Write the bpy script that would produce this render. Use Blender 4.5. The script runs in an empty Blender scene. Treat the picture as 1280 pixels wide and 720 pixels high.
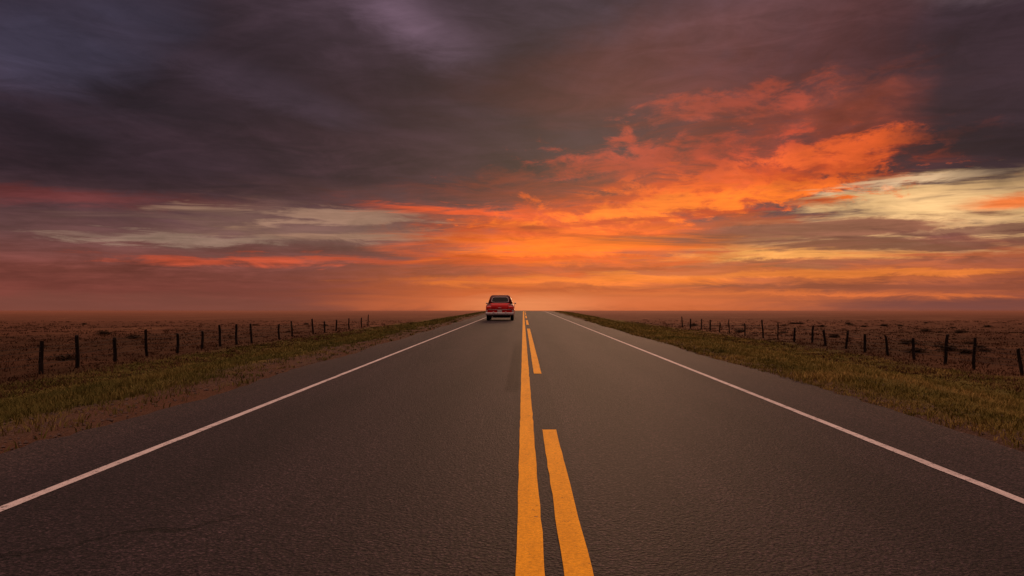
import bpy, bmesh, math, random
import numpy as np
from mathutils import Vector, Matrix
random.seed(7); rng=np.random.default_rng(7)
S=bpy.context.scene
S.view_settings.view_transform='Standard'; S.view_settings.look='None'; S.view_settings.exposure=0
COL=S.collection
F=996.0; H0=1.3
def lin(c):
    o=[]
    for v in c:
        v=v/255.0
        o.append(v/12.92 if v<=0.04045 else ((v+0.055)/1.055)**2.4)
    return tuple(o)+(1.0,)
# ------------------------------------------------------------ camera
cd=bpy.data.cameras.new("camera"); cam=bpy.data.objects.new("camera",cd); COL.objects.link(cam)
cam.location=(0,0,H0); cam.rotation_euler=(math.radians(90),0,0)
cd.sensor_width=36; cd.lens=F/1280*36; cd.shift_x=-14/1280; cd.shift_y=18.5/1280
cd.clip_start=0.05; cd.clip_end=30000
S.camera=cam
# ------------------------------------------------------------ node helper
class NT:
    def __init__(s,nt): s.nt=nt; s.n=nt.nodes; s.l=nt.links
    def set(s,sock,v):
        if isinstance(v,bpy.types.NodeSocket): s.l.new(v,sock)
        else: sock.default_value=v
    def math(s,op,a,b=None,c=None,clamp=False):
        n=s.n.new('ShaderNodeMath'); n.operation=op; n.use_clamp=clamp
        s.set(n.inputs[0],a)
        if b is not None: s.set(n.inputs[1],b)
        if c is not None: s.set(n.inputs[2],c)
        return n.outputs[0]
    def vmath(s,op,a,b=None):
        n=s.n.new('ShaderNodeVectorMath'); n.operation=op
        s.set(n.inputs[0],a)
        if b is not None: s.set(n.inputs[1],b)
        return n.outputs['Value'] if op=='LENGTH' else n.outputs['Vector']
    def comb(s,x,y,z=0.0):
        n=s.n.new('ShaderNodeCombineXYZ'); s.set(n.inputs[0],x); s.set(n.inputs[1],y); s.set(n.inputs[2],z); return n.outputs[0]
    def sep(s,v):
        n=s.n.new('ShaderNodeSeparateXYZ'); s.set(n.inputs[0],v); return n.outputs
    def noise(s,v,scale,detail=4,rough=0.55,dist=0.0):
        n=s.n.new('ShaderNodeTexNoise'); s.set(n.inputs['Vector'],v)
        n.inputs['Scale'].default_value=scale; n.inputs['Detail'].default_value=detail
        n.inputs['Roughness'].default_value=rough; n.inputs['Distortion'].default_value=dist
        return n.outputs[0]
    def voro(s,v,scale,feature='F1'):
        n=s.n.new('ShaderNodeTexVoronoi'); n.feature=feature; s.set(n.inputs['Vector'],v); n.inputs['Scale'].default_value=scale
        return n.outputs
    def mapping(s,v,loc=(0,0,0),rot=(0,0,0),scale=(1,1,1),typ='POINT'):
        n=s.n.new('ShaderNodeMapping'); n.vector_type=typ; s.set(n.inputs['Vector'],v)
        n.inputs['Location'].default_value=loc; n.inputs['Rotation'].default_value=rot; n.inputs['Scale'].default_value=scale
        return n.outputs[0]
    def mr(s,v,a,b,c=0.0,d=1.0,smooth=True):
        n=s.n.new('ShaderNodeMapRange'); n.interpolation_type='SMOOTHSTEP' if smooth else 'LINEAR'
        s.set(n.inputs[0],v); n.inputs[1].default_value=a; n.inputs[2].default_value=b
        n.inputs[3].default_value=c; n.inputs[4].default_value=d
        return n.outputs[0]
    def mix(s,f,a,b,mode='MIX'):
        n=s.n.new('ShaderNodeMix'); n.data_type='RGBA'; n.blend_type=mode
        s.set(n.inputs[0],f); s.set(n.inputs[6],a); s.set(n.inputs[7],b); return n.outputs[2]
    def ramp(s,f,stops):
        n=s.n.new('ShaderNodeValToRGB'); s.set(n.inputs[0],f)
        cr=n.color_ramp
        while len(cr.elements)<len(stops): cr.elements.new(0.5)
        for e,(p,c) in zip(cr.elements,stops): e.position=p; e.color=c
        return n.outputs[0]
    def bump(s,h,strength,dist):
        n=s.n.new('ShaderNodeBump'); s.set(n.inputs['Height'],h)
        n.inputs['Strength'].default_value=strength; n.inputs['Distance'].default_value=dist
        return n.outputs[0]
# ------------------------------------------------------------ world sky
SUN_AZ=6.0; SUN_EL=9.0
W=bpy.data.worlds.new("World"); S.world=W; W.use_nodes=True
W.node_tree.nodes.clear(); w=NT(W.node_tree)
tc=w.n.new('ShaderNodeTexCoord'); D=tc.outputs['Generated']
dx,dy,dz=w.sep(D)[:3]
az=w.math('ARCTAN2',dx,dy); el=w.math('ARCSINE',dz)
P0=w.comb(az,el,0.0)
def ae(px,py):
    v=Vector(((px-654)/F,1.0,(378.5-py)/F)); v.normalize()
    return math.atan2(v.x,v.y), math.asin(v.z)
# cloud deck coordinates: the direction carried onto a flat layer, so clouds flatten towards the horizon
den=w.math('ADD',w.math('MAXIMUM',dz,0.0),0.10)
deck=w.comb(w.math('DIVIDE',dx,den),w.math('DIVIDE',dy,den),0.0)
N_deck=w.noise(w.mapping(deck,loc=(3.1,1.7,0),scale=(0.9,0.9,1)),1.0,6,0.60,0.7)
N_deck2=w.noise(w.mapping(deck,loc=(-7.3,4.1,0),rot=(0,0,0.5),scale=(1.9,0.55,1)),1.0,5,0.60,0.8)
N_str=w.noise(w.mapping(P0,loc=(1.3,0.4,0),rot=(0,0,-0.03),scale=(4.5,42,1)),1.0,6,0.64,0.8)
N_str2=w.noise(w.mapping(P0,loc=(5.3,2.4,0),scale=(9,115,1)),1.0,4,0.62,0.6)
N_bil=w.noise(w.mapping(P0,loc=(9.3,2.4,0),rot=(0,0,-0.10),scale=(10,44,1)),1.0,7,0.70,0.7)
N_mot=w.noise(w.mapping(P0,loc=(4.3,6.4,0),rot=(0,0,-0.15),scale=(20,52,1)),1.0,6,0.66,0.35)
N_soft=w.noise(w.mapping(P0,loc=(2.3,8.4,0),rot=(0,0,0.25),scale=(2.6,8.5,1)),1.0,3,0.5,0.4)
wx=w.math('MULTIPLY',w.math('SUBTRACT',N_soft,0.5),0.12)
wy=w.math('MULTIPLY',w.math('SUBTRACT',N_bil,0.5),0.026)
P=w.vmath('ADD',P0,w.comb(wx,wy,0.0))
def elp(py): return ae(654,py)[1]
e0,e1=-0.05,0.42
def pos(py): return (elp(py)-e0)/(e1-e0)
base_st=[(388,(126,70,58)),(360,(120,62,54)),(335,(118,64,58)),(300,(98,64,63)),(268,(86,56,60)),(232,(66,41,48)),(160,(57,37,45)),(80,(62,44,54)),(0,(74,56,68))]
st=[(0.0,lin((116,66,55)))]+[(pos(p),lin(c)) for p,c in base_st]
Pe=w.sep(P)[1]
col=w.ramp(w.mr(Pe,e0,e1,0,1,False),st)
NO={'deck':N_deck,'deck2':N_deck2,'str':N_str,'str2':N_str2,'bil':N_bil,'soft':N_soft,'mot':N_mot}
def blob(col,cx,cy,sx,sy,ang,c,stren,soft,no,amp):
    a0,ee=ae(cx,cy)
    q=w.mapping(P,loc=(a0,ee,0),rot=(0,0,math.radians(ang)),scale=(sx/F,sy/F,1),typ='TEXTURE')
    r=w.vmath('LENGTH',q)
    if amp: r=w.math('ADD',r,w.math('MULTIPLY',w.math('SUBTRACT',NO[no],0.5),amp))
    f=w.mr(r,1.0,1.0-soft,0.0,stren)
    return w.mix(f,col,lin(c),'MIX')
B=[
 (80,120,420,170,0,(40,30,40),.85,1.0,'deck',1.2),
 (600,150,320,110,5,(54,34,42),.75,1.0,'deck',1.6),
 (230,205,330,50,0,(46,31,40),.8,.9,'bil',1.4),
 (60,50,170,75,20,(82,74,97),.75,1.0,'deck',1.4),
 (490,-5,160,65,-38,(122,95,114),.8,1.0,'deck2',1.4),
 (330,110,240,30,-14,(76,59,74),.5,1.0,'deck2',2.0),
 (940,20,270,80,10,(116,70,72),.75,1.0,'deck',1.8),
 (860,110,330,90,4,(108,52,50),.8,1.0,'deck',1.8),
 # deep red light catching the underside around the bright cloud
 (930,200,330,84,8,(138,54,42),.85,1.0,'bil',1.8),
 (700,250,330,46,2,(152,60,44),.8,1.0,'bil',1.6),
 (1080,130,160,55,0,(140,62,48),.7,1.0,'mot',2.0),
 # left streaks
 (60,245,240,14,0,(120,50,48),.55,.8,'str',1.8),
 (360,286,270,30,0,(124,90,82),.75,.9,'str',3.0),
 (420,270,170,13,0,(170,130,108),.75,.8,'str2',3.6),
 (220,298,160,9,0,(156,125,108),.75,.7,'str2',3.0),
 (440,295,190,10,0,(166,125,102),.7,.8,'str2',3.2),
 (470,243,220,18,-4,(78,50,54),.7,.8,'str',2.2),
 (350,326,230,9,0,(212,84,52),.75,.9,'str2',2.4),
 (110,345,280,22,0,(116,60,52),.7,.8,'str',1.8),
 # glow band
 (760,368,450,62,0,(216,102,48),.93,1.0,'str',1.0),
 (1040,335,400,70,0,(192,98,56),.9,.9,'str',1.6),
 # pale cream opening
 (1180,262,230,46,3,(238,190,130),.95,.6,'str',2.6),
 (1000,316,190,18,0,(246,166,86),.85,.8,'str2',2.6),
 # orange core
 (715,302,250,52,2,(238,88,24),1.0,.85,'str',1.8),
 (740,304,205,34,2,(255,112,20),.95,.8,'str2',2.2),
 (600,266,150,12,-3,(238,84,34),.85,.8,'str2',2.6),
 (860,246,290,42,7,(206,72,30),.95,.85,'bil',2.8),
 (860,248,260,34,7,(240,96,26),.95,.7,'mot',4.0),
 (860,254,200,20,6,(255,122,28),.9,.8,'mot',3.6),
 (1010,200,180,32,7,(196,66,36),.8,.9,'mot',3.6),
 (1040,190,140,20,8,(240,96,38),.85,.8,'mot',4.2),
 (830,196,200,32,4,(178,62,42),.75,1.0,'mot',4.0),
 (900,134,140,26,4,(166,64,46),.65,1.0,'mot',4.0),
 (1130,225,130,8,4,(250,208,160),.75,.9,'str2',2.4),
 (1262,254,70,13,0,(240,112,44),.9,.8,'str',1.4),
 # heavy cloud at the edge of the bright opening
 (1255,120,125,125,0,(54,37,45),.96,.6,'deck',1.0),
 (1225,-30,90,36,0,(128,106,112),.5,1.0,'deck',1.0),
 # brown bars
 (780,276,260,5,4,(190,60,28),.75,.8,'str2',2.2),
 (820,292,200,4,1,(196,68,26),.7,.8,'str2',2.0),
 (700,322,200,4,0,(212,76,24),.7,.8,'str2',1.8),
 (1060,284,220,16,1,(134,76,64),.92,.6,'str',2.6),
 (1130,304,200,12,0,(124,72,62),.9,.6,'str2',2.2),
 (1200,290,120,8,0,(120,70,64),.8,.6,'str2',2.0),
 (930,276,110,9,0,(170,76,46),.75,.8,'str2',2.2),
 (1060,328,240,7,0,(146,80,60),.85,.7,'str2',2.2),
 # horizon bars
 (1010,343,360,6,0,(242,130,56),.85,.8,'str2',2.4),
 (1080,357,360,8,0,(140,74,56),.85,.8,'str2',2.0),
 (1030,368,300,4,0,(222,112,56),.7,.8,'str2',2.0),
 (720,350,280,8,0,(246,124,46),.8,.9,'str2',2.0),
 (720,337,220,5,0,(186,78,44),.75,.9,'str2',2.0),
 (740,362,240,4,0,(190,86,48),.65,.9,'str2',2.0),
 (540,340,160,10,0,(150,76,58),.7,.9,'str2',2.0),
 (1180,380,330,11,0,(116,68,62),.85,.9,'str2',.8),
 (60,380,420,18,0,(118,68,58),.8,.9,'str',.8),
 (720,378,380,18,0,(214,110,66),.75,1.0,'str',.4),
 (660,382,120,22,0,(240,146,92),.65,1.0,'str',.2),
]
for b in B: col=blob(col,*b)
m1=w.mr(N_str,0.3,0.7,0.78,1.22); m1b=w.mr(N_str2,0.3,0.7,0.84,1.14); m2=w.mr(N_bil,0.3,0.7,0.86,1.14); m3=w.mr(N_deck,0.3,0.7,0.64,1.30); m4=w.mr(N_deck2,0.3,0.7,0.82,1.16)
hi=w.mr(el,0.08,0.19,0,1)
up=w.math('MULTIPLY',m3,m4); lo=w.math('MULTIPLY',m1,m1b)
m=w.math('MULTIPLY',m2,w.math('ADD',w.math('MULTIPLY',up,hi),w.math('MULTIPLY',lo,w.math('SUBTRACT',1.0,hi))))
# haze evens everything out in the last degrees above the horizon
m=w.math('ADD',1.0,w.math('MULTIPLY',w.math('SUBTRACT',m,1.0),w.mr(el,-0.012,0.045,0.1,1)))
col=w.mix(1.0,col,w.comb(m,m,m),'MULTIPLY')
zf=w.mr(el,0.47,0.85)
col=w.mix(zf,col,(1.05,0.66,0.54,1))  # bright overhead sky added above the frame to light the ground
back=w.math('MULTIPLY',w.mr(dy,-0.2,-0.9),w.mr(el,0.0,0.3))
col=w.mix(w.math('MULTIPLY',back,0.9),col,(0.30,0.19,0.18,1))  # unseen sky behind the camera, added as soft light on the car's rear
sky=w.n.new('ShaderNodeTexSky'); sky.sky_type='NISHITA'; sky.sun_disc=False
sky.sun_elevation=math.radians(SUN_EL); sky.sun_rotation=math.radians(SUN_AZ); sky.dust_density=3
bg1=w.n.new('ShaderNodeBackground'); w.l.new(col,bg1.inputs[0]); bg1.inputs[1].default_value=1.0
bg2=w.n.new('ShaderNodeBackground'); w.l.new(sky.outputs[0],bg2.inputs[0]); bg2.inputs[1].default_value=0.001
ad=w.n.new('ShaderNodeAddShader'); w.l.new(bg1.outputs[0],ad.inputs[0]); w.l.new(bg2.outputs[0],ad.inputs[1])
wo=w.n.new('ShaderNodeOutputWorld'); w.l.new(ad.outputs[0],wo.inputs[0])
# sun
sd=bpy.data.lights.new("sun",'SUN'); so=bpy.data.objects.new("sun",sd); COL.objects.link(so)
sd.energy=0.8; sd.angle=math.radians(16); sd.color=(1.0,0.55,0.30)
a,e=math.radians(SUN_AZ),math.radians(SUN_EL)
dirv=Vector((math.sin(a)*math.cos(e),math.cos(a)*math.cos(e),math.sin(e)))
so.rotation_euler=(-dirv).to_track_quat('-Z','Y').to_euler(); so.location=dirv*50
# ------------------------------------------------------------ materials
def new_mat(name):
    m=bpy.data.materials.new(name); m.use_nodes=True
    t=NT(m.node_tree); b=m.node_tree.nodes['Principled BSDF']
    return m,t,b
def simple(name,c,rough=0.5,metal=0.0,var=0.12,scale=8,coat=0.0,spec=0.5):
    m,t,b=new_mat(name)
    o=t.n.new('ShaderNodeTexCoord').outputs['Object']
    n=t.noise(o,scale,4)
    k=t.mr(n,0.3,0.7,1-var,1+var,False)
    t.l.new(t.mix(1.0,c,t.comb(k,k,k),'MULTIPLY'),b.inputs['Base Color'])
    t.l.new(t.mr(n,0.3,0.7,max(rough-0.06,0.02),rough+0.06,False),b.inputs['Roughness'])
    b.inputs['Metallic'].default_value=metal
    b.inputs['Coat Weight'].default_value=coat
    b.inputs['Specular IOR Level'].default_value=spec
    return m
def asphalt_nodes(t,o):
    x,y,z=t.sep(o)[:3]
    fine=t.noise(o,45,3,0.9)
    agg=t.voro(o,48)[0]
    mid=t.noise(o,9,5,0.65)
    big=t.noise(t.mapping(o,scale=(0.9,0.12,1)),1.0,5,0.6)
    spk=t.noise(o,19,4,0.95)
    k=t.math('MULTIPLY',t.mr(fine,0.40,0.60,0.12,2.2,False),t.mr(mid,0.3,0.7,0.72,1.28,False))
    k=t.math('MULTIPLY',k,t.mr(agg,0.0,0.6,1.55,0.5,False))
    k=t.math('MULTIPLY',k,t.mr(spk,0.40,0.60,0.4,1.7,False))
    k=t.math('MULTIPLY',k,t.mr(big,0.3,0.7,0.66,1.32,False))
    # pale stones showing in the binder
    st=t.voro(t.mapping(o,loc=(3,7,0)),26)[0]
    k=t.math('ADD',k,t.mr(st,0.17,0.06,0,2.2))
    ax=t.math('ABSOLUTE',x)
    tr=None
    for c in (0.95,2.4):
        g=t.mr(t.math('ABSOLUTE',t.math('SUBTRACT',ax,c)),0.5,0.0,0.0,1.0)
        tr=g if tr is None else t.math('MAXIMUM',tr,g)
    k=t.math('MULTIPLY',k,t.mr(tr,0,1,1.12,0.86,False))
    cj=t.mr(t.math('ABSOLUTE',t.math('SUBTRACT',t.math('ADD',x,t.math('MULTIPLY',t.math('SUBTRACT',mid,0.5),0.12)),0.15)),0.30,0.22,0,1)
    k=t.math('MULTIPLY',k,t.mr(cj,0,1,1.0,0.74,False))
    sh=t.mr(t.math('ADD',ax,t.math('MULTIPLY',t.math('SUBTRACT',mid,0.5),0.5)),3.5,4.5,0,1)
    colr=t.mix(sh,(0.0255,0.0150,0.0165,1),(0.042,0.0255,0.0225,1))
    colr=t.mix(1.0,colr,t.comb(k,k,k),'MULTIPLY')
    cw=t.noise(t.mapping(o,loc=(3,0,0)),3.2,6,0.7)
    ln=t.math('SUBTRACT',t.math('SUBTRACT',y,4.38),t.math('ADD',t.math('MULTIPLY',t.math('ADD',x,2.3),0.85),t.math('MULTIPLY',t.math('SUBTRACT',cw,0.5),0.9)))
    cm=t.math('MULTIPLY',t.mr(t.math('ABSOLUTE',ln),0.030,0.010,0,1),t.math('MULTIPLY',t.mr(x,-2.85,-2.6),t.mr(x,-1.6,-1.9)))
    colr=t.mix(t.math('MULTIPLY',cm,0.9),colr,(0.004,0.003,0.003,1))
    px=t.math('ADD',x,t.math('MULTIPLY',t.math('SUBTRACT',mid,0.5),0.22))
    pm=t.math('MULTIPLY',t.mr(t.math('ABSOLUTE',t.math('ADD',px,0.17)),0.13,0.08),
        t.math('MULTIPLY',t.mr(y,11.3,12.0),t.mr(y,30,20)))
    pm=t.math('MULTIPLY',pm,t.mr(spk,0.64,0.5))
    colr=t.mix(t.math('MULTIPLY',pm,0.6),colr,(0.005,0.0035,0.004,1))
    h=t.math('SUBTRACT',t.math('ADD',t.math('MULTIPLY',fine,0.6),t.math('MULTIPLY',agg,-0.6)),t.math('MULTIPLY',cm,2.0))
    return colr,h,fine,mid,pm
m_road,t,b=new_mat("asphalt"); o=t.n.new('ShaderNodeTexCoord').outputs['Object']
c,h,fi,mi,pm=asphalt_nodes(t,o)
t.l.new(c,b.inputs['Base Color']); b.inputs['Roughness'].default_value=0.76
t.l.new(t.mr(pm,0,1,0.16,0.08,False),b.inputs['Specular IOR Level'])
t.l.new(t.bump(h,1.0,0.010),b.inputs['Normal'])
def paint(name,pc,wear):
    m,t,b=new_mat(name); o=t.n.new('ShaderNodeTexCoord').outputs['Object']
    c,h,fi,mi,pm=asphalt_nodes(t,o)
    dirt=t.noise(t.mapping(o,scale=(6,0.7,1)),1.0,5,0.6)
    pcol=t.mix(t.mr(dirt,0.35,0.75,0.0,0.30),pc,(pc[0]*0.45,pc[1]*0.4,pc[2]*0.4,1))
    k=t.mr(fi,0.36,0.64,0.70,1.14,False)
    pcol=t.mix(1.0,pcol,t.comb(k,k,k),'MULTIPLY')
    wr=t.math('ADD',t.math('MULTIPLY',fi,0.7),t.math('MULTIPLY',mi,0.5))
    f=t.mr(wr,wear,wear+0.05,0,0.8)
    t.l.new(t.mix(f,pcol,c),b.inputs['Base Color']); b.inputs['Roughness'].default_value=0.8
    b.inputs['Specular IOR Level'].default_value=0.1
    t.l.new(t.bump(h,0.35,0.004),b.inputs['Normal'])
    return m
m_yel=paint("yellow_road_paint",(0.98,0.41,0.010,1),0.70)
m_whi=paint("white_road_paint",(0.72,0.60,0.56,1),0.65)
# ground
m_gr,t,b=new_mat("verge_and_field"); o=t.n.new('ShaderNodeTexCoord').outputs['Object']
x,y,z=t.sep(o)[:3]; ax=t.math('ABSOLUTE',x)
n1=t.noise(t.mapping(o,scale=(1,0.35,1)),0.9,6,0.62); n2=t.noise(o,6,6,0.65); n3=t.noise(o,45,4,0.7)
nf=t.noise(t.mapping(o,scale=(0.05,0.022,1)),1.0,9,0.68); nf2=t.noise(t.mapping(o,scale=(0.5,0.28,1)),1.0,7,0.7)
grav=t.ramp(n3,[(0.3,(0.040,0.023,0.016,1)),(0.5,(0.105,0.060,0.040,1)),(0.72,(0.22,0.14,0.10,1))])
grav=t.mix(t.mr(n1,0.4,0.65,0,0.75),grav,(0.125,0.055,0.031,1))
gras=t.ramp(n2,[(0.3,(0.048,0.041,0.012,1)),(0.5,(0.12,0.096,0.024,1)),(0.7,(0.23,0.16,0.046,1))])
gras=t.mix(t.mr(n1,0.45,0.7,0,0.6),gras,(0.22,0.13,0.044,1))
fld=t.ramp(nf2,[(0.30,(0.046,0.020,0.012,1)),(0.5,(0.095,0.041,0.022,1)),(0.72,(0.14,0.066,0.034,1))])
fld=t.mix(t.mr(nf,0.40,0.58,0,0.7),fld,(0.040,0.022,0.011,1))
fld=t.mix(t.math('MULTIPLY',t.mr(nf,0.45,0.34),0.5),fld,(0.19,0.098,0.046,1))
far_haze=t.mr(t.math('LOGARITHM',t.math('MAXIMUM',y,1.0),10.0),1.75,2.9,0,0.9,False)
fld=t.mix(far_haze,fld,(0.30,0.112,0.066,1))  # horizon haze painted into the field colour, growing with distance
wob=t.math('MULTIPLY',t.math('SUBTRACT',n1,0.5),2.6); wob2=t.math('MULTIPLY',t.math('SUBTRACT',n1,0.5),7.0)
axs=t.math('ABSOLUTE',t.math('ADD',x,0.35))
g1=t.mr(t.math('ADD',axs,wob),4.9,6.0); g2=t.mr(t.math('ADD',ax,wob2),15.0,20.0)
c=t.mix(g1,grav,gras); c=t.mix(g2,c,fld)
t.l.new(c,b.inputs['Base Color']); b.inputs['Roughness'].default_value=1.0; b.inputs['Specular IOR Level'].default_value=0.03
hh=t.math('ADD',t.math('MULTIPLY',n3,0.4),n2)
t.l.new(t.bump(hh,0.9,0.08),b.inputs['Normal'])
# ------------------------------------------------------------ terrain
def sstep(t): t=np.clip(t,0,1); return t*t*(3-2*t)
def field(y):
    u=y-120.0
    return -1.4-0.0096*np.where(u>300,u,60*np.log1p(np.exp(np.clip(u,-600,300)/60)))
def road_z(y):
    u=np.clip(y-110,0,60); r=-0.5*0.0004*u*u
    r=r-np.clip(y-170,0,None)*0.024
    return np.maximum(r,field(y)+0.25)
def vnoise(x,y,s,seed):
    x=x/s; y=y/s; xi=np.floor(x); yi=np.floor(y); fx=sstep(x-xi); fy=sstep(y-yi)
    def hsh(a,b):
        v=np.sin(a*127.1+b*311.7+seed*74.7)*43758.5453; return v-np.floor(v)
    return (hsh(xi,yi)*(1-fx)+hsh(xi+1,yi)*fx)*(1-fy)+(hsh(xi,yi+1)*(1-fx)+hsh(xi+1,yi+1)*fx)*fy-0.5
def terr(x,y):
    ax=np.abs(x); t=sstep((ax-5.0)/10.0)
    R=road_z(y); Fz=field(y)
    z=R*(1-t)+Fz*t
    rough=sstep((ax-4.6)/2.0)
    z=z+rough*(0.07*vnoise(x,y,0.9,1)+0.16*vnoise(x,y,3.5,2))
    z=z+sstep((ax-14)/12)*(0.45*vnoise(x,y,14,3)+0.5*vnoise(x,y,40,4))*np.clip(1-(y-300)/1500,0.0,1)
    z=z+np.where(ax<4.55,-0.06,0.0)+np.where((ax>=4.55)&(ax<5.2),-0.012,0.0)
    return z
def setp(ob,kind=None,label=None,category=None,group=None):
    if kind: ob["kind"]=kind
    if label: ob["label"]=label
    if category: ob["category"]=category
    if group: ob["group"]=group
def mesh_obj(name,verts,faces,mat=None,smooth=False):
    me=bpy.data.meshes.new(name); me.from_pydata([tuple(v) for v in verts],[],faces); me.update()
    if smooth:
        me.polygons.foreach_set('use_smooth',[True]*len(me.polygons))
    ob=bpy.data.objects.new(name,me); COL.objects.link(ob)
    if mat: me.materials.append(mat)
    return ob
def grid(name,xs,ys,zf,mat):
    X,Y=np.meshgrid(xs,ys); Z=zf(X,Y); nx,ny=len(xs),len(ys)
    V=np.stack([X.ravel(),Y.ravel(),Z.ravel()],1)
    i=np.arange(ny-1)[:,None]*nx+np.arange(nx-1)[None,:]
    Fc=np.stack([i,i+1,i+nx+1,i+nx],-1).reshape(-1,4)
    return mesh_obj(name,V.tolist(),Fc.tolist(),mat,True)
ps=[0,2,4.0,4.5,4.6]+list(np.arange(4.9,26,0.35))+list(np.geomspace(26.5,200,40))+list(np.geomspace(220,12000,26))
xs=np.array([-p for p in ps[::-1]]+ps[1:])
ys=np.concatenate([np.arange(-30,60,0.45),np.arange(60,170,1.5),np.geomspace(170,9000,70)])
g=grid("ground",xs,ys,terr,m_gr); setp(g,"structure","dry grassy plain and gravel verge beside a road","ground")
ry=np.concatenate([np.arange(-30,60,0.30),np.arange(60,172,1.0),np.geomspace(172,2500,40)])
V=[];Fc=[]
for i,yy in enumerate(ry):
    zz=float(road_z(np.array(yy)))
    el_=-4.42+rng.normal(0,0.03)+0.08*math.sin(yy*0.7); er_=4.50+rng.normal(0,0.03)+0.08*math.sin(yy*0.5+1)
    for xx,dz_ in ((el_-0.05,-0.055),(el_,0),(0,0.0),(er_,0),(er_+0.05,-0.055)): V.append((xx,yy,zz+dz_))
for i in range(len(ry)-1):
    for j in range(4):
        a0=i*5+j; Fc.append((a0,a0+1,a0+6,a0+5))
road=mesh_obj("road",V,Fc,m_road); setp(road,"structure","worn two-lane asphalt highway running straight ahead","road")
def stripe(name,x0,x1,y0,y1,mat,label,lift=0.004):
    yy=[y0]+[v for v in ry if y0<v<y1]+[y1]
    V=[];Fc=[]
    for i,v in enumerate(yy):
        zz=float(road_z(np.array(v)))+lift
        j=rng.normal(0,0.002,2); V+= [(x0+j[0],v,zz),(x1+j[1],v,zz)]
    for i in range(len(yy)-1): Fc.append((2*i,2*i+1,2*i+3,2*i+2))
    o=mesh_obj(name,V,Fc,mat); setp(o,"structure",label,"road marking"); return o
stripe("road_marking",-0.035,0.107,-20,400,m_yel,"solid yellow centre line painted on asphalt")
for y0,y1 in ((-12,-6),(1.9,8.15),(14.6,40),(47,60),(67,80),(87,100),(107,120)):
    stripe("road_marking",0.195,0.335,y0,y1,m_yel,"broken yellow passing line painted on asphalt")
stripe("road_marking",-3.33,-3.245,-20,400,m_whi,"white edge line painted along the asphalt shoulder")
stripe("road_marking",3.225,3.31,-20,400,m_whi,"white edge line painted along the asphalt shoulder")
# ------------------------------------------------------------ grass
def tufts(name,n,yr,hr,blades,mat,side_fn,width=0.006,spread=0.10):
    u=rng.random(n); y=yr[0]*(yr[1]/yr[0])**u
    x=side_fn(n,y); z=terr(x,y)
    sc=(0.6+0.8*rng.random(n))*(0.5+1.2*np.clip(vnoise(x,y,1.7,9)+0.5,0,1))
    hh=(hr[0]+(hr[1]-hr[0])*rng.random(n))*sc
    # bare patches on the side where dirt shows
    keep=~((x<0)&(x>-5.75+1.3*vnoise(x,y,2.3,5))&(rng.random(n)<0.8))
    x=x[keep];y=y[keep];z=z[keep];hh=hh[keep]
    X=np.repeat(x,blades);Y=np.repeat(y,blades);Z=np.repeat(z,blades);Hh=np.repeat(hh,blades)
    N=len(X); an=rng.random(N)*6.283; rr=rng.random(N)*spread
    bx=X+np.cos(an)*rr; by=Y+np.sin(an)*rr
    Hb=Hh*(0.6+0.6*rng.random(N)); lean=(0.3+0.9*rng.random(N))*Hb; la=an+rng.normal(0,0.6,N)
    pa=rng.random(N)*6.283; wd=(width*(0.7+0.8*rng.random(N)))*np.clip(Y/12,1,5)
    p0=np.stack([bx-np.cos(pa)*wd,by-np.sin(pa)*wd,Z-0.02],1); p1=np.stack([bx+np.cos(pa)*wd,by+np.sin(pa)*wd,Z-0.02],1)
    mx=bx+np.cos(la)*lean*0.35; my=by+np.sin(la)*lean*0.35
    p2=np.stack([mx+np.cos(pa)*wd*0.7,my+np.sin(pa)*wd*0.7,Z+Hb*0.6],1); p3=np.stack([mx-np.cos(pa)*wd*0.7,my-np.sin(pa)*wd*0.7,Z+Hb*0.6],1)
    p4=np.stack([bx+np.cos(la)*lean,by+np.sin(la)*lean,Z+Hb],1)
    V=np.stack([p0,p1,p2,p3,p4],1).reshape(-1,3)
    me=bpy.data.meshes.new(name); me.vertices.add(len(V)); me.vertices.foreach_set('co',V.astype(np.float32).ravel())
    i=np.arange(N)*5
    quads=np.stack([i,i+1,i+2,i+3],1); tris=np.stack([i+3,i+2,i+4],1)
    loops=np.concatenate([quads.ravel(),tris.ravel()])
    me.loops.add(len(loops)); me.loops.foreach_set('vertex_index',loops.astype(np.int32))
    me.polygons.add(2*N)
    ls=np.concatenate([np.arange(N)*4,4*N+np.arange(N)*3]); 
    me.polygons.foreach_set('loop_start',ls.astype(np.int32))
    me.update(calc_edges=True); me.validate()
    ob=bpy.data.objects.new(name,me); COL.objects.link(ob); me.materials.append(mat); return ob
def grass_mat(name,stops,p=0.8,fade=None):
    m,t,b=new_mat(name); o=t.n.new('ShaderNodeTexCoord').outputs['Object']
    n=t.noise(t.mapping(o,scale=(1,0.5,1)),p,3); n2=t.noise(o,14,2)
    k=t.math('ADD',t.math('MULTIPLY',n,0.6),t.math('MULTIPLY',n2,0.4))
    c=t.ramp(k,stops)
    # the left shoulder grass is greener, the right one more straw coloured
    if fade=='verge': c=t.mix(t.mr(t.sep(o)[0],-4,4,0.42,0.0),c,(0.060,0.068,0.020,1))
    t.l.new(c,b.inputs['Base Color']); b.inputs['Roughness'].default_value=0.9
    b.inputs['Specular IOR Level'].default_value=0.05
    return m
m_g1=grass_mat("verge_grass",[(0.36,(0.085,0.074,0.018,1)),(0.5,(0.20,0.148,0.036,1)),(0.62,(0.38,0.24,0.072,1))],0.8,'verge')
m_g2=grass_mat("dry_field_grass",[(0.36,(0.052,0.023,0.013,1)),(0.5,(0.095,0.042,0.022,1)),(0.64,(0.145,0.068,0.035,1))],0.3)
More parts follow.
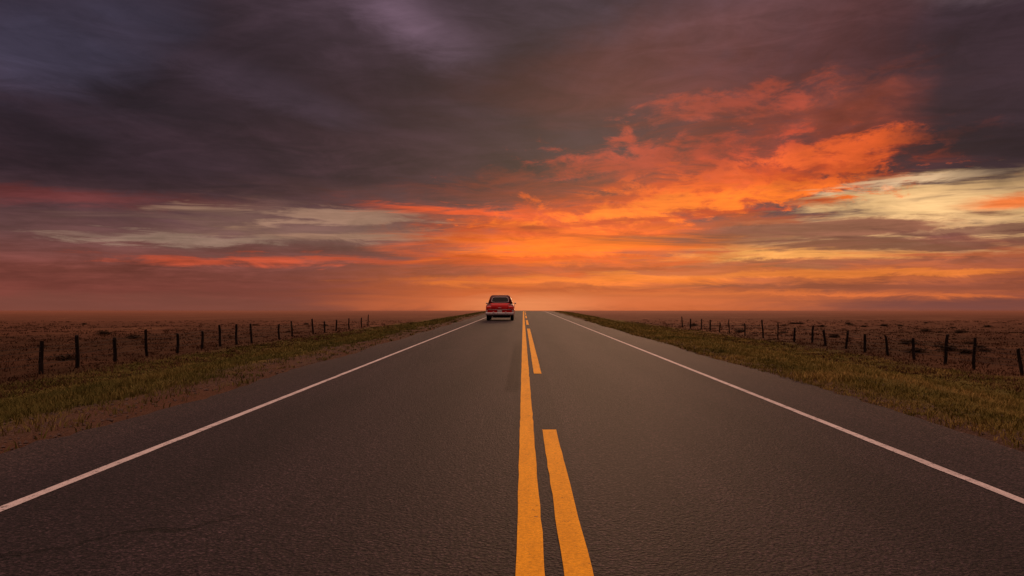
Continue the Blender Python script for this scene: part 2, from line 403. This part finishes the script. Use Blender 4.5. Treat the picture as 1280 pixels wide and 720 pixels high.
def verge(n,y):
    s=np.where(rng.random(n)<0.5,-1,1)
    r=rng.beta(1.1,1.2,n); return s*(4.95+r*13.0)
gr=tufts("grass",82000,(7,130),(0.03,0.085),6,m_g1,verge,0.005,0.15); setp(gr,"stuff","short olive and straw coloured roadside grass","grass")
def fld_fn(n,y):
    s=np.where(rng.random(n)<0.5,-1,1); return s*(15+rng.random(n)**1.3*(18+y*0.85))
gr2=tufts("dry_grass",22000,(18,140),(0.05,0.12),6,m_g2,fld_fn,0.007,0.38); setp(gr2,"stuff","dry reddish brown scrub grass covering the plain","dry grass")
def edge_fn(n,y):
    s=np.where(rng.random(n)<0.4,-1,1); return s*(4.55+rng.random(n)**1.2*1.2)
gr3=tufts("weeds",5000,(4,60),(0.03,0.07),7,m_g1,edge_fn); setp(gr3,"stuff","sparse low weeds growing in roadside gravel","weeds")
m_peb=simple("pebble",(0.12,0.076,0.058,1),0.9,var=0.4,scale=9,spec=0.2)
V=[];Fc=[]
for k in range(3000):
    yy=3.5*(40/3.5)**rng.random(); s=rng.choice([-1,-1,1]); xx=s*(4.48+rng.random()**1.4*(1.3 if s>0 else 1.7))
    r=0.008+0.020*rng.random()**2; zz=float(terr(np.array(xx),np.array(yy)))+r*0.3
    b0=len(V)
    for d in ((1,0,0),(0,1,0),(-1,0,0),(0,-1,0),(0,0,0.8),(0,0,-0.6)):
        q=r*(0.7+0.6*rng.random()); V.append((xx+d[0]*q,yy+d[1]*q,zz+d[2]*q))
    for f in ((0,1,4),(1,2,4),(2,3,4),(3,0,4),(1,0,5),(2,1,5),(3,2,5),(0,3,5)): Fc.append(tuple(b0+i for i in f))
pb=mesh_obj("gravel",V,Fc,m_peb); setp(pb,"stuff","loose brown gravel scattered along the road edge","gravel")
# ------------------------------------------------------------ fences
m_post,t,b=new_mat("weathered_wood"); o=t.n.new('ShaderNodeTexCoord').outputs['Object']
n=t.noise(t.mapping(o,scale=(14,14,1.5)),1.0,6,0.65)
t.l.new(t.ramp(n,[(0.3,(0.006,0.004,0.003,1)),(0.55,(0.016,0.010,0.008,1)),(0.75,(0.042,0.025,0.020,1))]),b.inputs['Base Color'])
b.inputs['Roughness'].default_value=0.95; b.inputs['Specular IOR Level'].default_value=0.1
t.l.new(t.bump(n,0.8,0.02),b.inputs['Normal'])
m_wire=simple("rusty_wire",(0.03,0.018,0.014,1),0.8,0.2,0.3,3)
def post_mesh(seed):
    r=random.Random(seed); V=[];Fc=[]; n=9; hs=[-0.55,0,0.3,0.65,1.0,1.20+r.uniform(-.14,.14)]
    ph=[r.uniform(0.85,1.15) for _ in range(n)]; rr=r.uniform(0.058,0.09)
    for i,hz in enumerate(hs):
        rad=rr-0.014*i/5; ox=0.016*math.sin(i*1.3+seed); oy=0.012*math.cos(i*1.7+seed)
        for j in range(n):
            a=j/n*2*math.pi; top=(0.03*math.cos(a+seed) if i==5 else 0)
            V.append((ox+rad*ph[j]*math.cos(a),oy+rad*ph[j]*math.sin(a),hz+top))
    for i in range(len(hs)-1):
        for j in range(n): Fc.append((i*n+j,i*n+(j+1)%n,(i+1)*n+(j+1)%n,(i+1)*n+j))
    c=len(V); V.append((0,0,hs[-1]+0.015))
    for j in range(n): Fc.append((5*n+j,5*n+(j+1)%n,c))
    me=bpy.data.meshes.new("post"); me.from_pydata(V,[],Fc); me.materials.append(m_post); me.update(); return me
PM=[post_mesh(i) for i in range(7)]
def tube(name,pts,r,mat,n=5):
    V=[];Fc=[]
    for i,p in enumerate(pts):
        for j in range(n):
            a=j/n*2*math.pi; V.append((p[0]+r*math.cos(a),p[1],p[2]+r*math.sin(a)))
    for i in range(len(pts)-1):
        for j in range(n): Fc.append((i*n+j,i*n+(j+1)%n,(i+1)*n+(j+1)%n,(i+1)*n+j))
    return mesh_obj(name,V,Fc,mat,True)
def fence(side,x0,ystart,step,count,label,hsc):
    em=bpy.data.objects.new("wire_fence",None); COL.objects.link(em); em.location=(side*x0,ystart,float(terr(np.array(side*x0),np.array(ystart))))
    setp(em,None,label,"fence")
    E=Vector(em.location); P=[]; yy=ystart
    for i in range(count):
        yc=yy+rng.normal(0,0.25); xx=side*x0+rng.normal(0,0.12); zz=float(terr(np.array(xx),np.array(yc)))+0.10
        me=PM[int(rng.integers(0,7))]; ob=bpy.data.objects.new("post",me); COL.objects.link(ob); ob.parent=em
        ob.location=(xx-E.x,yc-E.y,zz-E.z); ob.rotation_euler=(rng.normal(0,0.05),rng.normal(0,0.06),rng.random()*6.28)
        ob.scale=(hsc,hsc,hsc+rng.normal(0,0.07)); P.append((xx-E.x,yc-E.y,zz-E.z))
        yy+=step if yy<58 else step*1.6
    for hz in (0.32,0.58,0.84,1.02):
        pts=[]
        for i in range(len(P)-1):
            for k in range(4):
                f=k/4; q=[P[i][c]*(1-f)+P[i+1][c]*f for c in range(3)]
                pts.append((q[0],q[1],q[2]+hz*hsc-0.10*f*(1-f)))
        pts.append((P[-1][0],P[-1][1],P[-1][2]+hz*hsc))
        wb=tube("wire",pts,0.009,m_wire); wb.parent=em
fence(-1,19.7,32.0-3.3*4,3.3,21,"weathered wooden post and wire fence along dry pasture",0.98)
fence(1,19.5,37.0-2.9*6,2.9,23,"weathered wooden post and wire fence beside brushy field",0.88)
# ------------------------------------------------------------ bushes
m_bush=grass_mat("sagebrush",[(0.38,(0.022,0.014,0.008,1)),(0.52,(0.058,0.032,0.018,1)),(0.66,(0.11,0.058,0.030,1))],3)
def bush_mesh(seed):
    r=np.random.default_rng(seed); V=[];Fc=[]
    for k in range(150):
        a=r.random()*6.283; e=r.random()**0.6*1.35; L=0.30+0.35*r.random()
        d=np.array([math.cos(a)*math.cos(e),math.sin(a)*math.cos(e),math.sin(e)])
        s=np.cross(d,[0.3,0.2,1]); s/=np.linalg.norm(s)+1e-6
        p0=d*0.04; p1=d*L*0.6+r.normal(0,0.03,3); p2=p1+d*L*0.4+r.normal(0,0.05,3)
        b0=len(V)
        for p,wd in ((p0,0.006),(p1,0.009)): V.append(tuple(p-s*wd)); V.append(tuple(p+s*wd))
        V.append(tuple(p2)); Fc+= [(b0,b0+1,b0+3,b0+2),(b0+2,b0+3,b0+4)]
        for q in range(4):
            c=p1+(p2-p1)*r.random()+r.normal(0,0.03,3); u=r.normal(0,0.024,3); v=r.normal(0,0.024,3); b1=len(V)
            V+= [tuple(c-u),tuple(c+v),tuple(c+u),tuple(c-v)]; Fc.append((b1,b1+1,b1+2,b1+3))
    me=bpy.data.meshes.new("bush"); me.from_pydata(V,[],Fc); me.materials.append(m_bush); me.update(); return me
BM=[bush_mesh(i) for i in range(3)]
for i in range(70):
    s=1 if i<56 else -1
    yy=random.uniform(30,120); xx=s*(random.uniform(20.5,26)+random.random()*(4+yy*0.35))
    ob=bpy.data.objects.new("bush",BM[i%3]); COL.objects.link(ob)
    ob.location=(xx,yy,float(terr(np.array(xx),np.array(yy)))-0.03); q=random.uniform(0.35,0.95)
    ob.scale=(q*1.8,q*1.8,q*0.7); ob.rotation_euler=(0,0,random.random()*6.28)
    setp(ob,None,"low dark dry scrub bush in brown pasture","bush","scrub bushes on the plain")
# ------------------------------------------------------------ car
m_red=simple("red_car_paint",(0.60,0.012,0.010,1),0.42,0.0,0.08,3,0.0,0.25)
m_dred=simple("dark_red_car_paint",(0.085,0.005,0.005,1),0.5,0.0,0.08,3,0.0,0.3)
m_cream=simple("cream_car_paint",(0.46,0.37,0.35,1),0.5,0.0,0.08,3,0.0,0.2)
m_glass=simple("dark_glass",(0.012,0.006,0.006,1),0.35,0.0,0.1,2,0,0.14)
m_chr=simple("chrome",(0.56,0.50,0.48,1),0.3,0.8,0.05,4)
m_rub=simple("tyre_rubber",(0.010,0.009,0.009,1),0.85,0,0.2,10,0,0.2)
m_tl=simple("red_lens",(0.95,0.03,0.012,1),0.3,0,0.05,5,0,0.3)
m_plate=simple("plate_white",(0.5,0.46,0.42,1),0.5,0,0.08,20)
m_blk=simple("black_trim",(0.010,0.009,0.009,1),0.6,0,0.1,6,0,0.2)
m_lens=simple("headlight_lens",(0.6,0.6,0.58,1),0.1,0,0.05,5,0.5)
car=bpy.data.objects.new("classic_car",None); COL.objects.link(car)
def par(o,p):
    if p.get("cpos") is not None: o["cpos"]=list(o.location); o.location=Vector(o.location)-Vector(p["cpos"])
    else: o["cpos"]=list(o.location)
    o.parent=p; return o
def bm_obj(name,bm,mat,smooth=True):
    me=bpy.data.meshes.new(name); bm.to_mesh(me); bm.free(); me.materials.append(mat)
    if smooth: me.polygons.foreach_set('use_smooth',[True]*len(me.polygons))
    o=bpy.data.objects.new(name,me); COL.objects.link(o); return o
def box(name,c,s,mat,bev=0.02,seg=3):
    bm=bmesh.new(); bmesh.ops.create_cube(bm,size=1)
    for v in bm.verts: v.co=Vector((v.co.x*s[0],v.co.y*s[1],v.co.z*s[2]))
    if bev: bmesh.ops.bevel(bm,geom=bm.edges[:],offset=bev,segments=seg,profile=0.6,affect='EDGES')
    o=bm_obj(name,bm,mat); o.location=c; return o
def cyl(name,c,r,d,axis,mat,bev=0.0,n=32):
    bm=bmesh.new(); bmesh.ops.create_cone(bm,cap_ends=True,segments=n,radius1=r,radius2=r,depth=d)
    if bev:
        ed=[e for e in bm.edges if abs(e.verts[0].co.z-e.verts[1].co.z)<1e-6]
        bmesh.ops.bevel(bm,geom=ed,offset=bev,segments=3,profile=0.5,affect='EDGES')
    R={'x':Matrix.Rotation(math.pi/2,4,'Y'),'y':Matrix.Rotation(math.pi/2,4,'X'),'z':Matrix()}[axis]
    bm.transform(R); o=bm_obj(name,bm,mat); o.location=c; return o
def loft(name,secs,mat,n=40,ex=4.5):
    V=[];Fc=[]
    for (y,wd,zb,zt) in secs:
        for j in range(n):
            a=j/n*2*math.pi; ca,sa=math.cos(a),math.sin(a)
            V.append((wd*math.copysign(abs(ca)**(2/ex),ca),y,(zb+zt)/2+(zt-zb)/2*math.copysign(abs(sa)**(2/ex),sa)))
    for i in range(len(secs)-1):
        for j in range(n): Fc.append((i*n+j,i*n+(j+1)%n,(i+1)*n+(j+1)%n,(i+1)*n+j))
    Fc.append(tuple(range(n))); Fc.append(tuple(reversed(range((len(secs)-1)*n,len(secs)*n))))
    o=mesh_obj(name,V,Fc,mat,True)
    bm=bmesh.new(); bm.from_mesh(o.data); bmesh.ops.recalc_face_normals(bm,faces=bm.faces[:]); bm.to_mesh(o.data); bm.free(); return o
setp(car,None,"red and cream vintage sedan driving away on the road","car")
body=par(loft("body",[(-2.63,.92,.52,1.10),(-2.60,.98,.46,1.18),(-2.50,1.03,.40,1.24),(-2.1,1.055,.34,1.28),(-1.2,1.065,.30,1.30),(0,1.065,.30,1.30),(1.2,1.055,.30,1.27),(2.1,1.02,.34,1.18),(2.45,.95,.42,1.08),(2.58,.86,.52,.98),(2.64,.7,.6,.9)],m_red,48,5.5),car)
body.data.materials.append(m_cream); body.data.materials.append(m_dred)
for p in body.data.polygons:
    if p.center.z<0.80: p.material_index=1
    elif p.normal.z>0.6: p.material_index=2
cut=[]
for sx in (-1,1):
    for wy in (-1.55,1.6):
        cut.append(cyl("cutter",(sx*1.0,wy,0.36),0.43,0.5,'x',m_blk))
bpy.context.view_layer.update()
for cobj in cut:
    md=body.modifiers.new("b",'BOOLEAN'); md.operation='DIFFERENCE'; md.object=cobj; md.solver='EXACT'
bpy.context.view_layer.update()
ev=body.evaluated_get(bpy.context.evaluated_depsgraph_get()); nm=bpy.data.meshes.new_from_object(ev)
body.modifiers.clear(); body.data=nm; nm.name="body"
for cobj in cut: bpy.data.objects.remove(cobj)
B0=[(-.95,-1.85,1.22),(.95,-1.85,1.22),(.95,1.25,1.20),(-.95,1.25,1.20)]
T0=[(-.72,-1.20,1.93),(.72,-1.20,1.93),(.72,.50,1.91),(-.72,.50,1.91)]
bm=bmesh.new(); vb=[bm.verts.new(v) for v in B0]; vt=[bm.verts.new(v) for v in T0]
bm.faces.new(vb[::-1]); bm.faces.new(vt)
for i in range(4): bm.faces.new((vb[i],vb[(i+1)%4],vt[(i+1)%4],vt[i]))
bmesh.ops.bevel(bm,geom=[e for e in bm.edges if max(v.co.z for v in e.verts)>1.5],offset=0.17,segments=7,profile=0.5,affect='EDGES')
roof=par(bm_obj("roof",bm,m_dred),car)
def panel(name,i,u0,u1,v0,v1,mat,off=0.012,parent=car):
    b0,b1,t0,t1=Vector(B0[i]),Vector(B0[(i+1)%4]),Vector(T0[i]),Vector(T0[(i+1)%4])
    nrm=(b1-b0).cross(t0-b0).normalized()
    def pt(u,v): return (b0.lerp(b1,u)).lerp(t0.lerp(t1,u),v)
    V=[];N=28
    for k in range(N):
        a=k/N*2*math.pi; ca,sa=math.cos(a),math.sin(a); ex=5
        u=(u0+u1)/2+(u1-u0)/2*math.copysign(abs(ca)**(2/ex),ca); v=(v0+v1)/2+(v1-v0)/2*math.copysign(abs(sa)**(2/ex),sa)
        V.append(pt(u,v)+nrm*off)
    Vb=[v-nrm*0.03 for v in V]
    Fc=[tuple(range(N))]+[(k,N+k,N+(k+1)%N,(k+1)%N) for k in range(N)]
    o=mesh_obj(name,V+Vb,Fc,mat); par(o,parent); return o
rw=panel("rear_window",0,.14,.86,.24,.76,m_glass,0.018)
fr=panel("frame",0,.115,.885,.205,.815,m_cream,0.008,parent=rw)
panel("windshield",2,.12,.88,.20,.84,m_glass)
for i in (1,3):
    panel("side_window",i,.22,.50,.20,.78,m_glass); panel("side_window",i,.53,.80,.20,.78,m_glass)
tr=par(loft("trunk_lid",[(-2.655,.62,.84,1.10),(-2.56,.70,.80,1.22),(-2.40,.74,.9,1.275),(-1.90,.76,1.0,1.315)],m_red,32,7),car)
par(box("handle",(0,-2.675,.96),(.24,.04,.04),m_chr,.012),tr)
for sx in (-1,1):
    tl=par(box("tail_light",(sx*.81,-2.64,1.0),(.32,.07,.19),m_chr,.03),car)
    par(box("lens",(sx*.81,-2.685,1.0),(.29,.05,.165),m_tl,.02),tl)
    hl=par(cyl("headlight",(sx*.74,2.60,.82),.12,.12,'y',m_chr,.02),car)
    par(cyl("lens",(sx*.74,2.665,.82),.10,.04,'y',m_lens,.015),hl)
    mr_=par(box("mirror",(sx*1.12,.85,1.30),(.14,.07,.11),m_chr,.03),car)
    par(box("bracket",(sx*1.05,.86,1.24),(.10,.03,.03),m_chr,.01),mr_)
    dr=par(box("door",(sx*1.062,-.05,.83),(.02,1.05,.70),m_red,.008),car)
    par(box("handle",(sx*1.085,-.4,1.02),(.03,.16,.03),m_chr,.01),dr)
    par(box("trim_strip",(sx*1.078,0,.80),(.015,4.0,.035),m_chr,.005),car)
par(box("trim_strip",(0,-2.66,.83),(1.7,.04,.03),m_chr,.01),car)
rb=par(box("rear_bumper",(0,-2.74,.52),(2.12,.16,.20),m_chr,.06,4),car)
for sx in (-1,1): par(box("bumper_guard",(sx*.46,-2.84,.55),(.09,.10,.26),m_chr,.03),rb)
par(box("front_bumper",(0,2.72,.52),(2.05,.14,.18),m_chr,.06,4),car)
par(box("grille",(0,2.645,.76),(1.1,.05,.24),m_chr,.02),car)
par(box("license_plate",(0,-2.665,.70),(.34,.04,.15),m_plate,.004,1),car)
par(box("underbody",(0,0,.30),(1.5,4.6,.16),m_blk,.03),car)
par(cyl("exhaust_pipe",(-.55,-2.55,.28),.035,.4,'y',m_chr),car)
for sx in (-1,1):
    for wy in (-1.55,1.6):
        e_=bpy.data.objects.new("wheel",None); COL.objects.link(e_); e_.location=(sx*.90,wy,.36); par(e_,car)
        par(cyl("tyre",(sx*.90,wy,.36),.36,.23,'x',m_rub,.05),e_)
        par(cyl("rim",(sx*1.0,wy,.36),.21,.06,'x',m_chr,.02),e_)
for o in bpy.data.objects:
    if "cpos" in o: del o["cpos"]
car.scale=(.97,.97,.97)
car.location=(-1.70,57.5+2.7,float(road_z(np.array(58.0)))+0.002)
